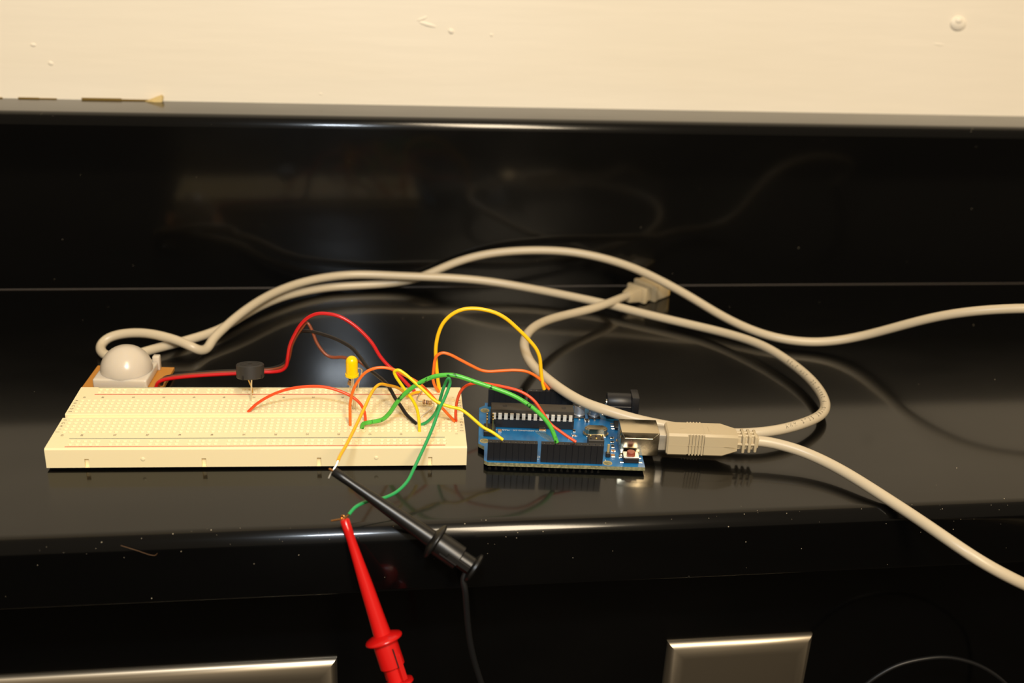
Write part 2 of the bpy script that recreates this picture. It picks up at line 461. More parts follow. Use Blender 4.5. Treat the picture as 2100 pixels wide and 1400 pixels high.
for x, y in ((13.97, 2.54), (15.24, 50.8), (66.04, 35.56), (66.04, 7.62)):
    bm = nb(); add_lathe(bm, [(1.95, 0.0), (1.95, 0.06), (1.55, 0.06), (1.5, 0.0)], 24, mtx=Matrix.Translation((*U(x, y), 0)), cap=False)
    add_lathe(bm, [(1.55, 0.005), (1.55, 0.012)], 24, mtx=Matrix.Translation((*U(x, y), 0)), mi=1)
    obj('mounting_hole', bm, ['pad', 'pcb_edge'], uno)

def header(name, x_first, n, y, label=None):
    """female pin header, pins run towards larger x"""
    xs = [U(x_first + 2.54 * i, 0)[0] for i in range(n)]
    yc = U(0, y)[1]
    x0, x1 = min(xs) - 1.27, max(xs) + 1.27
    h = 8.5
    bm = nb()
    hw = 0.55
    gx = [x0] + sorted(v for c in xs for v in (c - hw, c + hw)) + [x1]
    gy = [yc - 1.27, yc - hw, yc + hw, yc + 1.27]
    for i in range(len(gx) - 1):
        for j in range(3):
            a, b, c, d = gx[i], gx[i + 1], gy[j], gy[j + 1]
            if i % 2 == 1 and j == 1:
                q = 0.18
                o_ = [(a, c), (b, c), (b, d), (a, d)]; m_ = [(a + q, c + q), (b - q, c + q), (b - q, d - q), (a + q, d - q)]
                ov = [bm.verts.new((*p, h)) for p in o_]; mv = [bm.verts.new((*p, h - 0.5)) for p in m_]; dv = [bm.verts.new((*p, h - 4)) for p in m_]
                for A, B in ((ov, mv), (mv, dv)):
                    for k in range(4): bm.faces.new((A[k], A[(k + 1) % 4], B[(k + 1) % 4], B[k]))
                bm.faces.new(dv)
            else:
                bm.faces.new([bm.verts.new((*p, h)) for p in ((a, c), (b, c), (b, d), (a, d))])
    # sides with shallow vertical grooves between the pins
    side = []
    for s, yy in ((1, gy[0]), (-1, gy[3])):
        pts = [x0]
        for i in range(n - 1):
            m_ = (sorted(xs)[i] + sorted(xs)[i + 1]) / 2
            pts += [m_ - 0.14, m_, m_ + 0.14]
        pts.append(x1)
        row = [(x, yy + (s * 0.10 if (k % 3 == 2) else 0.0)) for k, x in enumerate(pts)]
        for p, q in zip(row, row[1:]):
            bm.faces.new([bm.verts.new(v) for v in ((*p, 0.15), (*q, 0.15), (*q, h), (*p, h))])
    for x in (x0, x1):
        bm.faces.new([bm.verts.new(v) for v in ((x, gy[0], 0.15), (x, gy[3], 0.15), (x, gy[3], h), (x, gy[0], h))])
    bm.faces.new([bm.verts.new(v) for v in ((x0, gy[0], 0.15), (x1, gy[0], 0.15), (x1, gy[3], 0.15), (x0, gy[3], 0.15))])
    hd = obj('pin_header', bm, 'hdr', uno, 0)
    if label: hd['label'] = label
    bm = nb()
    for x in xs:
        for s in (-1, 1): add_box(bm, x - 0.28, x + 0.28, yc + s * 0.30 - 0.07, yc + s * 0.30 + 0.07, h - 3.5, h - 0.35)
    obj('contact', bm, 'tin', hd, 0)
    bm = nb()
    for x in xs: add_lathe(bm, [(0.25, -3.08), (0.5, -2.6), (0.85, -1.6)], 8, mtx=Matrix.Translation((x, yc, 0)))
    obj('solder_tail', bm, 'solder', hd)
    return hd
header('digital', 45.72, 8, 50.8)
header('digital', 18.796, 10, 50.8)
header('power', 27.94, 8, 2.54)
header('analog', 50.8, 6, 2.54)

# main chip in its socket
cx0, cx1, cyc = 27.9, 63.3, 19.4
sk = upart('chip_socket', 'hdr', cx0 - 0.4, cx1 + 0.4, cyc - 5.0, cyc + 3.9, 0.2, 4.6, 0.15, 1)
ch = upart('chip', 'chip_epoxy', cx0 - 0.2, cx1 + 0.2, cyc - 3.4, cyc + 3.3, 5.2, 8.6, 0.25, 2)
def dip_pin_mesh(s):
    b = nb()
    add_box(b, -0.75, 0.75, -0.15 + s * 0, 0.15, 4.1, 6.9, 0.06, 1)
    add_box(b, -0.75, 0.75, (-0.15 if s > 0 else -0.9), (0.9 if s > 0 else 0.15), 6.6, 6.95, 0.06, 1)
    return b
first = {}
for s in (-1, 1):
    for i in range(14):
        x = cx0 + 1.2 + 2.54 * i
        px, py = U(x, cyc + s * -3.85)
        if s not in first:
            first[s] = obj('chip_pin', dip_pin_mesh(-s), 'pin_tin', ch, 30, (px, py, 0))
        else:
            c = first[s].copy(); C.objects.link(c); c.parent = ch; c.location = Vector((px, py, 0)) * S
for x in (32.0, 57.6):
    bm = nb(); add_lathe(bm, [(1.0, 8.60), (1.0, 8.66), (0.85, 8.66), (0.8, 8.61)], 20, mtx=Matrix.Translation((*U(x, cyc - 0.2), 0)))
    obj('mould_circle', bm, 'smd_black', ch)

# USB socket
bm = nb(); ubox(bm, -6.35, 9.6, 32.0, 44.0, 0.1, 11.0, 0.35, 2)
usb_s = obj('usb_socket', bm, 'nickel', uno)
def ridge(pts, r=0.16):
    obj('folded_seam', tube([(*U(x, y), z) for x, y, z in pts], r, 6, 3), 'nickel', usb_s)
ridge([(8.0, 44.02, 8.2), (-3.6, 44.02, 8.2)]); ridge([(9.3, 44.02, 10.6), (8.0, 44.02, 8.2)]); ridge([(-6.0, 44.02, 10.6), (-3.6, 44.02, 8.2)])
bm = nb(); ubox(bm, -6.6, -6.2, 33.6, 42.4, 1.6, 9.4); obj('port_opening', bm, 'hdr', usb_s, 0)
bm = nb()
for x, y in ((9.0, 44.6), (9.0, 31.4)): add_lathe(bm, [(1.1, 0.0), (0.9, 0.5), (0.4, 1.0)], 12, mtx=Matrix.Translation((*U(x, y), 0)))
obj('solder_tab', bm, 'solder', usb_s)

# barrel jack
bm = nb(); ubox(bm, -1.9, 1.4, 3.0, 12.0, 0.1, 11.0, 0.4, 2)
jack = obj('power_jack', bm, 'hdr', uno)
bm = nb(); add_lathe(bm, [(3.9, 0), (4.1, 0.3), (4.1, 10.3), (3.9, 10.6)], 28, mtx=Matrix.Translation((*U(12.0, 7.5), 6.6)) @ Matrix.Rotation(math.pi / 2, 4, 'Y'))
obj('jack_barrel', bm, 'hdr', jack)
bm = nb(); ubox(bm, 1.3, 12.2, 3.2, 11.8, 0.1, 6.4, 0.3, 1); obj('jack_base', bm, 'hdr', jack)
bm = nb(); add_lathe(bm, [(1.6, 0), (1.6, 0.4), (1.0, 0.7)], 16, mtx=Matrix.Translation((*U(12.1, 8.4), 6.6)) @ Matrix.Rotation(-math.pi / 2, 4, 'Y'))
obj('jack_rivet', bm, 'solder', jack)

# electrolytic capacitors
for x, y in ((24.2, 9.9), (17.5, 10.1)):
    px, py = U(x, y)
    bm = nb(); add_box(bm, px - 2.7, px + 2.7, py - 2.7, py + 2.7, 0.1, 0.9, 0.5, 1)
    cp = obj('capacitor', bm, 'smd_black', uno)
    bm = nb(); add_lathe(bm, [(2.45, 0.9), (2.55, 1.1), (2.55, 1.5), (2.3, 1.75), (2.5, 2.0), (2.5, 5.4), (2.3, 5.75), (1.9, 5.8)], 28, mtx=Matrix.Translation((px, py, 0)))
    obj('can', bm, 'alu', cp)
    bm = nb(); add_prism(bm, [(px + 2.28 * math.cos(a), py + 2.28 * math.sin(a)) for a in [math.radians(100 + 16 * k) for k in range(11)]], 5.79, 5.83)
    obj('polarity_mark', bm, 'smd_black', cp, 0)
    for s in (-1, 1):
        obj('terminal', box(px - 0.45, px + 0.45, py + s * 3.3 - 0.9, py + s * 3.3 + 0.9, 0.02, 0.35, 0.1, 1), 'solder', cp)
# crystal
px, py = U(18.1, 26.6)
bm = nb()
def stadium(hx, r, n=10): return [(hx + r * math.cos(a), r * math.sin(a)) for a in [math.radians(-90 + 180 * k / n) for k in range(n + 1)]] + [(-hx + r * math.cos(a), r * math.sin(a)) for a in [math.radians(90 + 180 * k / n) for k in range(n + 1)]]
add_prism(bm, [(px + a, py + b) for a, b in stadium(3.1, 2.45)], 0.35, 0.85)
add_prism(bm, [(px + a, py + b) for a, b in stadium(3.0, 1.95)], 0.85, 3.6)
bv = [e for e in bm.edges if all(abs(v.co.z - 3.6) < 1e-3 for v in e.verts)]
bmesh.ops.bevel(bm, geom=bv, offset=0.5, segments=3, affect='EDGES')
xt = obj('crystal', bm, 'nickel', uno)
obj('terminal', box(px - 4.2, px + 4.2, py - 3.0, py - 2.2, 0.02, 0.5, 0.1, 1), 'solder', xt)

# male pin headers for in-circuit programming
def icsp(xc, yc, nx, ny, pin_h=8.0):
    px, py = U(xc, yc)
    bm = nb(); add_box(bm, px - nx * 1.27, px + nx * 1.27, py - ny * 1.27, py + ny * 1.27, 0.1, 2.5, 0.2, 1)
    hd = obj('programming_header', bm, 'hdr', uno)
    f = None
    for i in range(nx):
        for j in range(ny):
            q = (px + (i - (nx - 1) / 2) * 2.54, py + (j - (ny - 1) / 2) * 2.54, 0)
            if f is None: f = obj('header_pin', box(-0.32, 0.32, -0.32, 0.32, 2.4, pin_h, 0.12, 1), 'gold', hd, 30, q)
            else:
                c = f.copy(); C.objects.link(c); c.parent = hd; c.location = Vector(q) * S
icsp(63.9, 28.0, 2, 3)
px, py = U(19.2, 37.2)
hd = obj('programming_header', box(px - 3.4, px + 3.4, py - 2.5, py + 2.5, 0.1, 4.4, 0.25, 1), 'chip_epoxy', uno)
for i in range(3):
    for j in range(2): obj('header_pin', box(px - 2.54 + i * 2.3, px - 1.9 + i * 2.3, py - 1.5 + j * 2.4, py - 0.9 + j * 2.4, 4.2, 4.9, 0.1, 1), 'gold' if (i + j) % 2 else 'smd_black', hd)

# reset button
px, py = U(5.5, 48.2)
rb = obj('reset_button', box(px - 3.1, px + 3.1, py - 2.6, py + 2.6, 0.2, 2.6, 0.25, 1), 'smd_black', uno)
obj('button_frame', box(px - 3.2, px + 3.2, py - 2.2, py + 2.7, 2.5, 2.85, 0.1, 1), 'tin', rb)
bm = nb(); add_lathe(bm, [(1.75, 2.8), (1.75, 4.1), (1.5, 4.35), (0.6, 4.4)], 24, mtx=Matrix.Translation((px, py + 0.3, 0)))
obj('button_cap', bm, 'btn', rb)
for sx in (-1, 1):
    for sy in (-1, 1):
        obj('terminal', box(px + sx * 3.9 - 0.8, px + sx * 3.9 + 0.8, py + sy * 1.9 - 0.45, py + sy * 1.9 + 0.45, 0.02, 0.45, 0.12, 1), 'solder', rb)
# small surface-mounted parts
def smd(x, y, lx, ly, h, body, alongx=True):
    px, py = U(x, y)
    o_ = obj('surface_part', box(px - lx / 2, px + lx / 2, py - ly / 2, py + ly / 2, 0.05, h, 0.06, 1), body, uno)
    for s in (-1, 1):
        if alongx: b = box(px + s * lx / 2 - 0.35, px + s * lx / 2 + 0.45, py - ly / 2 - 0.1, py + ly / 2 + 0.1, 0.02, h * 0.92, 0.08, 1)
        else: b = box(px - lx / 2 - 0.1, px + lx / 2 + 0.1, py + s * ly / 2 - 0.35, py + s * ly / 2 + 0.45, 0.02, h * 0.92, 0.08, 1)
        obj('terminal', b, 'solder', o_)
for a in ((27.3, 24.6, 1.1, 1.7, 0.6, 'smd_black', False), (21.1, 15.0, 1.5, 2.0, 1.1, 'smd_black', True), (11.4, 29.6, 1.0, 1.3, 0.55, 'smd_black', True),
          (11.6, 33.2, 1.0, 1.3, 0.55, 'smd_black', True), (11.8, 37.0, 1.1, 2.0, 0.55, 'smd_black', False), (12.0, 41.0, 1.2, 1.6, 0.6, 'smd_tan', True),
          (12.5, 45.4, 1.5, 1.8, 0.8, 'smd_tan', False), (59.5, 27.0, 1.5, 1.8, 0.8, 'smd_tan', False), (41.0, 24.6, 3.0, 1.2, 0.5, 'smd_tan', False),
          (27.6, 28.6, 1.3, 1.0, 0.5, 'smd_tan', True), (12.4, 8.4, 2.4, 1.2, 0.8, 'pad', True), (29.5, 31.5, 1.0, 0.8, 0.4, 'smd_black', True)):
    smd(*a)
px, py = U(7.6, 19.2)
rg = obj('voltage_regulator', box(px - 1.8, px + 1.8, py - 3.2, py + 3.2, 0.1, 1.8, 0.2, 1), 'smd_black', uno)
for k in (-1, 0, 1): obj('terminal', box(px - 3.4, px - 1.6, py + k * 2.2 - 0.5, py + k * 2.2 + 0.5, 0.05, 0.7, 0.2, 1), 'solder', rg)
# standing test pin beside the front header
px, py = U(14.7, 45.6)
tp = obj('test_pin', box(px - 0.9, px + 0.9, py - 0.9, py + 0.9, 0.1, 2.2, 0.2, 1), 'smd_black', uno)
obj('pin_shaft', box(px - 0.5, px + 0.5, py - 0.35, py + 0.35, 2.1, 6.0, 0.15, 1), 'pad', tp)
# white print on the board (seen upside down from the camera)
text_obj('printed_text', 'WWW.ARDUINO.CC - MADE IN ITALY', 1.5, 'silk', uno, (*U(52.6, 25.1), 0.02), math.pi)
for k in range(8): text_obj('printed_number', str(k), 1.2, 'silk', uno, (*U(63.5 - 2.54 * k, 47.6), 0.02), math.pi / 2)
for k in range(6): text_obj('printed_number', str(8 + k), 1.2, 'silk', uno, (*U(41.656 - 2.54 * k, 47.6), 0.02), math.pi / 2)
bm = nb()
for a in ((25.9, 26.6, 28.4, 28.5), (28.4, 28.5, 26.0, 31.0), (15.8, 16.0, 47.9, 49.2)):
    ubox(bm, a[0], a[1], a[2], a[3], 0.0, 0.03)
add_lathe(bm, [(0.75, 0.0), (0.75, 0.03), (0.5, 0.03), (0.5, 0.0)], 16, mtx=Matrix.Translation((*U(43.69, 47.6), 0)), cap=False)
ubox(bm, 43.3, 44.1, 49.3, 49.6, 0.0, 0.03)
obj('printed_line', bm, 'silk', uno, 0)
for k in range(5):
    obj('copper_trace', tube([(*U(44.0 - k * 0.9, 26.2 + 0.1 * k), 0.015), (*U(41.5 - k * 0.9, 30.0), 0.015), (*U(38.0 - k * 0.9, 34.0 + k * 0.3), 0.015)], 0.10, 4, 2), 'pcb_edge', pcb)

# ------------------------------------------------------------------ traced paths (world millimetres)
PATH = {
    'red_orange_short': [(-8.2,3.8,9.7), (-4.0,2.7,14.2), (2.6,1.3,18.9), (9.6,-0.1,22.0), (18.5,-1.8,23.8), (25.7,-3.2,23.7), (34.5,-5.0,20.7), (38.4,-6.0,17.7), (40.3,-6.7,14.1), (40.8,-7.5,9.7)],
    'orange_left': [(34.4,-10.7,9.7), (34.4,-10.6,15.1), (34.5,-10.5,19.6), (35.6,-10.4,25.0), (38.0,-10.3,30.2), (41.4,-10.2,34.1), (46.1,-10.2,35.8), (52.0,-10.0,34.9), (57.3,-9.9,31.8), (62.8,-9.8,28.2), (67.3,-9.7,23.4), (71.3,-9.6,18.1), (78.1,-9.4,9.7)],
    'orange_right': [(78.8,-9.0,9.7), (78.4,-10.1,13.8), (78.7,-12.2,21.2), (80.1,-13.8,26.5), (82.3,-14.9,29.3), (85.2,-16.1,30.7), (88.2,-17.2,31.2), (96.3,-20.4,31.1), (103.5,-23.2,30.0), (108.5,-25.5,27.2), (111.8,-27.6,23.1), (115.2,-29.8,18.5), (119.1,-31.7,15.9), (122.4,-33.2,13.9), (125.4,-34.5,12.3)],
    'green_thick': [(39.2,-13.1,9.7), (39.8,-13.4,11.7), (43.1,-14.2,12.9), (47.5,-15.2,14.5), (50.3,-16.0,17.6), (53.2,-17.1,22.9), (56.9,-18.3,28.0), (61.5,-19.6,32.5), (67.7,-21.2,36.5), (72.8,-22.4,37.8), (76.7,-23.2,37.8), (84.2,-25.0,35.8), (92.6,-27.0,33.4), (99.8,-28.7,30.9), (105.5,-30.2,27.7), (110.6,-31.6,23.7), (114.7,-33.0,18.8), (117.5,-34.5,12.3)],
    'yellow_tall': [(74.0,21.0,9.7), (73.0,20.6,16.4), (72.1,20.0,25.6), (72.0,19.6,31.9), (73.1,19.2,38.5), (75.1,18.9,43.3), (78.6,18.5,47.2), (82.7,18.2,49.4), (87.1,17.9,50.1), (92.5,17.5,49.6), (97.7,17.1,48.1), (102.1,16.7,45.6), (107.0,16.3,41.3), (112.1,15.8,36.2), (115.9,15.4,31.5), (117.6,15.1,27.5), (118.4,14.8,21.9), (119.3,14.4,16.2), (120.4,14.2,12.3)],
    'orange_upper': [(73.7,18.6,9.7), (71.9,18.4,12.7), (70.9,18.2,16.2), (71.1,17.8,22.2), (71.6,17.6,26.4), (72.7,17.4,28.5), (74.8,17.3,29.5), (77.6,17.1,28.9), (82.5,16.8,26.3), (87.4,16.4,23.6), (91.8,16.1,21.4), (95.0,15.9,20.8), (100.6,15.6,21.1), (106.7,15.2,21.5), (111.9,14.9,20.9), (116.0,14.6,18.9), (119.4,14.3,16.0), (122.6,14.1,12.3)],
    'yellow_long': [(62.8,-17.3,9.7), (62.5,-17.2,14.7), (61.6,-17.2,20.1), (59.9,-17.1,24.0), (57.5,-17.1,27.6), (55.0,-17.1,31.6), (52.8,-17.0,35.3), (52.4,-17.0,37.1), (53.8,-17.4,38.0), (56.4,-18.2,36.7), (60.2,-19.6,33.6), (64.0,-20.9,30.4), (68.1,-22.4,26.8), (71.1,-23.3,25.3), (74.8,-24.4,24.4), (78.6,-25.5,23.8), (81.4,-26.3,22.1), (84.9,-27.6,19.3), (87.7,-28.5,17.0), (91.6,-29.7,15.1), (95.8,-31.1,12.3)],
    'gold': [(30.0,-66.0,24.9), (30.6,-63.4,25.1), (33.1,-54.7,25.2), (35.4,-46.5,25.8), (38.1,-36.7,26.6), (40.6,-27.9,27.7), (42.5,-21.3,28.7), (44.6,-15.6,29.3), (46.6,-12.0,29.1), (50.2,-5.9,25.6), (54.4,1.3,20.9), (57.2,6.5,16.3), (59.6,11.5,11.5), (61.2,13.4,11.7), (63.5,15.7,11.3), (65.8,17.9,10.2)],
    'green_thin': [(63.7,-11.8,9.7), (66.5,-11.9,11.3), (69.4,-12.2,14.9), (70.8,-12.3,18.3), (71.7,-12.5,22.6), (72.7,-12.7,26.9), (73.8,-12.9,30.3), (74.8,-13.0,31.7), (75.3,-14.6,30.8), (74.2,-17.7,28.9), (71.8,-22.7,26.1), (69.8,-26.6,24.1), (67.8,-31.6,21.4), (65.9,-36.0,19.1), (63.8,-40.1,16.6), (61.3,-44.9,13.9), (58.9,-49.4,11.4), (55.8,-55.0,8.5), (51.7,-59.0,6.6), (46.6,-63.0,6.5), (40.2,-67.8,8.2), (36.0,-71.3,8.1), (33.6,-74.0,6.8)],
    'pir_red': [(-50.7,40.0,6.7), (-48.4,39.9,7.9), (-44.3,39.7,8.8), (-36.7,39.4,9.7), (-24.5,39.0,10.6), (-14.9,38.6,11.1), (-4.1,38.2,11.8), (0.3,38.0,11.9), (4.1,37.4,12.9), (6.2,37.0,15.2), (7.1,36.3,20.4), (8.2,35.6,25.9), (10.6,34.8,31.7), (13.4,34.0,36.7), (16.9,33.3,40.4), (20.9,32.7,42.3), (25.2,32.0,42.5), (30.2,30.8,41.7), (35.1,29.5,39.2), (40.1,28.0,35.2), (44.6,26.4,30.2), (47.6,25.0,25.1), (50.9,23.9,21.2), (53.4,23.1,19.1), (56.4,22.1,16.3), (60.7,20.7,11.8), (62.9,20.0,9.7)],
    'pir_brown': [(-49.7,42.0,7.0), (-44.7,41.9,8.5), (-37.0,41.7,9.5), (-24.7,41.5,10.3), (-15.2,41.3,10.7), (-4.3,41.1,11.4), (0.4,41.0,11.8), (3.8,40.4,13.0), (6.3,39.8,15.2), (7.7,39.2,19.1), (8.8,38.3,24.5), (11.2,37.4,29.9), (13.9,36.5,34.2), (16.0,36.0,36.8), (18.3,34.7,33.1), (19.9,33.2,28.7), (22.5,31.8,24.8), (24.8,30.9,22.8), (27.6,30.0,22.3), (30.9,29.0,22.9), (34.0,28.1,22.5), (38.6,26.7,21.7), (40.2,26.1,20.7), (43.3,24.9,18.6), (47.0,23.5,15.6), (51.0,21.9,12.4), (52.5,21.0,9.7)],
    'pir_black': [(-48.7,44.0,6.9), (-45.0,43.9,8.0), (-37.3,43.7,9.0), (-24.9,43.5,10.0), (-15.4,43.2,10.4), (-4.5,43.0,10.9), (0.4,42.1,12.0), (3.7,41.4,13.5), (6.0,40.9,15.9), (7.7,40.1,20.6), (8.6,39.4,24.8), (10.7,38.6,29.1), (13.1,38.0,31.5), (16.6,35.5,32.9), (21.8,31.8,33.2), (26.8,28.0,33.0), (31.8,24.1,32.2), (36.0,20.3,30.7), (38.9,16.9,28.3), (40.9,14.3,26.2), (42.8,12.1,24.6), (46.2,8.8,23.2), (50.0,4.9,21.1), (52.0,2.0,18.7), (53.4,-0.3,16.8), (55.6,-3.3,14.6), (57.8,-6.5,12.2), (60.0,-8.9,10.8), (62.2,-11.2,9.7)],
    'usb_far': [(191.2,145.0,5.7), (183.5,135.7,7.2), (172.7,124.5,8.4), (163.2,117.2,8.6), (149.6,106.9,10.1), (140.6,98.2,11.9), (131.1,86.6,14.1), (123.9,74.8,15.7), (119.1,64.1,16.0), (116.5,51.4,16.5), (116.8,39.7,15.7), (118.7,31.0,14.8), (122.2,20.5,14.8), (127.2,10.5,13.9), (135.6,0.0,12.3), (143.8,-5.5,11.6), (152.4,-9.5,10.1), (160.9,-13.0,9.1), (176.5,-15.6,6.7), (188.8,-18.5,6.0), (201.1,-20.9,6.5), (209.0,-21.4,7.1), (219.3,-19.3,7.0), (231.3,-14.2,6.9), (243.0,-5.7,5.7), (250.1,3.3,5.3), (253.3,14.5,5.7), (254.2,28.8,6.0), (252.9,42.9,6.1), (248.9,58.9,6.3), (243.6,72.8,6.4), (233.4,88.7,5.1), (221.4,101.4,4.0), (208.0,111.2,4.0), (194.2,121.2,4.1), (182.5,129.9,4.4), (175.5,135.8,4.4), (152.5,147.4,5.6), (131.6,156.8,6.6), (112.5,161.1,8.6), (93.1,163.0,9.8), (76.6,164.1,10.2), (57.4,166.0,10.3), (35.6,167.2,11.0), (14.2,159.3,10.7), (1.3,150.1,10.0), (-10.6,134.3,9.8), (-21.6,114.8,8.4), (-27.9,103.1,6.2), (-32.9,93.0,4.2), (-34.1,87.7,2.4), (-36.8,83.2,2.4), (-40.7,81.0,5.5), (-46.8,84.7,7.0), (-56.3,88.0,8.8), (-66.0,91.8,8.9), (-75.6,93.3,7.8), (-82.4,92.4,6.0), (-85.2,89.0,3.6), (-83.6,82.7,2.8), (-78.8,77.4,2.6), (-72.1,77.2,2.6), (-66.0,80.9,2.6), (-58.9,86.9,2.6), (-50.5,92.4,2.6), (-41.9,98.7,2.7), (-33.2,106.3,2.7), (-25.8,116.8,3.0), (-18.2,130.4,3.4), (-6.5,146.0,4.0), (6.0,158.0,3.5), (21.9,166.7,3.2), (35.5,168.7,3.3), (54.8,170.6,3.6), (71.5,171.1,6.0), (82.6,170.9,10.8), (96.4,170.7,17.3), (113.0,169.6,22.1), (129.5,167.7,24.5), (146.1,165.8,25.4), (162.5,162.3,25.4), (181.1,155.8,23.2), (196.2,146.4,20.4), (209.8,132.8,16.7), (221.1,121.8,12.8), (231.7,109.8,8.6), (241.6,97.5,6.3), (251.8,87.4,5.1), (263.0,81.4,4.5), (275.3,78.4,4.6), (287.1,75.5,6.7), (299.8,70.0,12.2), (311.7,59.9,21.6), (323.9,51.0,30.0), (337.7,41.2,37.0), (356.6,31.9,41.9)],
    'usb_near': [(203.7,-32.9,9.5), (209.1,-34.0,9.2), (216.5,-37.3,8.5), (223.7,-41.4,7.3), (232.9,-50.6,5.6), (240.3,-62.9,4.2), (246.5,-72.4,2.5), (252.3,-82.0,1.0), (257.7,-95.0,0.2), (265.4,-104.0,-3.0), (273.9,-108.0,-6.9), (283.7,-110.0,-11.5), (299.0,-108.0,-19.2)],
    'black_lead': [(72.6,-103.0,0.4), (73.8,-101.0,-6.9), (75.4,-95.0,-22.2), (76.9,-95.0,-35.5), (79.4,-95.0,-46.9), (82.9,-94.0,-59.6), (87.5,-92.0,-76.1)],
    'thin_black': [(259.7,-50.0,-118.6), (265.5,-50.0,-111.3), (271.5,-50.0,-105.3), (279.9,-50.0,-100.0), (291.2,-50.0,-97.2), (303.1,-50.0,-96.9), (316.0,-50.0,-100.6), (327.2,-50.0,-106.8), (336.5,-50.0,-114.3), (345.0,-50.0,-123.8)],
}

# ------------------------------------------------------------------ jumper wires
def jumper(key, name, label, m, r, ends=(True, True)):
    P = PATH[key]; b = P[0]
    t = thing(name, label, 'wire', b, 0, 'jumper wires plugged into the breadboard')
    obj('insulation', tube(sub(P, b), r, 12, 6), m, t, 60)
    if ends[0]:
        d = Vector((0, 0, -1)); p = Vector(P[0])
        obj('bare_end', tube(sub([p + Vector((0, 0, 0.3)), p - Vector((0, 0, 2.3))], b), 0.32, 6, 2), 'tin', t)
    if ends[1]:
        p = Vector(P[-1])
        obj('bare_end', tube(sub([p + Vector((0, 0, 0.3)), p - Vector((0, 0, 2.6))], b), 0.32, 6, 2), 'tin', t)
    return t
jumper('red_orange_short', 'jumper_wire', 'short red-orange wire arching low over the middle of the breadboard', 'w_redor', 0.62)
jumper('orange_left', 'jumper_wire', 'orange wire arching from beside the yellow LED to the breadboard corner', 'w_orange', 0.62)
jumper('orange_right', 'jumper_wire', 'red-orange wire from the breadboard corner to the blue board front header', 'w_redor', 0.62)
jumper('green_thick', 'jumper_wire', 'thick bright green wire with dark marks from breadboard to blue board', 'w_green', 0.92)
jumper('yellow_tall', 'jumper_wire', 'tall yellow wire looping highest between breadboard and blue board', 'w_yellow', 0.85)
jumper('orange_upper', 'jumper_wire', 'orange wire beneath the tall yellow loop reaching the rear header', 'w_orange', 0.66)
jumper('yellow_long', 'jumper_wire', 'lemon yellow wire with a tight bend, ending in the left front header', 'w_lemon', 0.66)
t = jumper('gold', 'jumper_wire', 'golden yellow wire hooked by the black grabber clip', 'w_gold', 0.64, (False, True))
b = PATH['gold'][0]
obj('bare_end', tube(sub([b, (29.4, -67.0, 23.7), (28.4, -68.0, 22.5), (27.3, -68.5, 20.8), (26.6, -69.0, 19.4)], b), 0.33, 8, 4), 'tin', t)
t = jumper('green_thin', 'jumper_wire', 'thin dark green wire hooked by the red grabber clip', 'w_green2', 0.66, (True, False))
b = PATH['green_thin'][0]; e = PATH['green_thin'][-1]
obj('bare_end', tube(sub([e, (32.6, -74.6, 6.2), (31.2, -75.0, 5.7), (29.0, -75.4, 5.6), (27.2, -75.6, 5.4)], b), 0.36, 8, 4), 'copper', t)

# ------------------------------------------------------------------ motion sensor with its three wires
pb = (-66.3, 53.0, 0.0)
pir = thing('motion_sensor', 'white domed motion sensor on an orange board behind the breadboard', 'sensor', pb, -0.10)
def pw(pts):
    c, s = math.cos(0.10), math.sin(0.10)
    return [(c * (p[0] - pb[0]) - s * (p[1] - pb[1]), s * (p[0] - pb[0]) + c * (p[1] - pb[1]), p[2]) for p in pts]
obj('circuit_board', box(-17.2, 18.2, -12.2, 12.2, 1.6, 3.2, 0.1, 1), 'pir_pcb', pir)
bm = nb()
for i in range(16):
    add_lathe(bm, [(0.5, 0.0), (0.9, 1.6)], 8, mtx=Matrix.Translation((random.uniform(-15, 16), random.uniform(-10, 10), 0)))
o = obj('solder_joints', bm, 'solder', pir); o['kind'] = 'stuff'
obj('lens_base', box(-12.0, 11.8, -11.6, 11.6, 3.2, 7.6, 0.8, 3), 'lens', pir)
prof = [(11.5, 6.6), (11.5, 7.4)] + [(11.5 * math.cos(math.radians(a)), 7.4 + 11.5 * math.sin(math.radians(a))) for a in range(6, 88, 6)] + [(0.3, 18.9)]
obj('lens_dome', lathe(prof, n=48), 'lens', pir, 50)
obj('lens_clip', box(9.4, 12.6, 8.2, 11.4, 3.2, 10.2, 0.5, 2), 'lens', pir)
obj('sticker', box(10.6, 16.2, -12.0, -9.6, 3.2, 3.35), 'silk', pir, 0)
for key, m, r in (('pir_red', 'w_red', 0.80), ('pir_brown', 'w_brown', 0.70), ('pir_black', 'w_black', 0.78)):
    P = PATH[key]
    q0 = (P[0][0] - 1.4, P[0][1] + 0.4, 3.4)
    o = obj('wire', tube(pw([q0] + P), r, 12, 6, 2), m, pir, 60)
    o['label'] = key.split('_')[1] + ' insulated wire'
    p = P[-1]
    obj('bare_end', tube([Vector(pw([p])[0]) + Vector((0, 0, dz)) for dz in (0.3, -2.2)], 0.35, 6, 2), 'tin', pir)

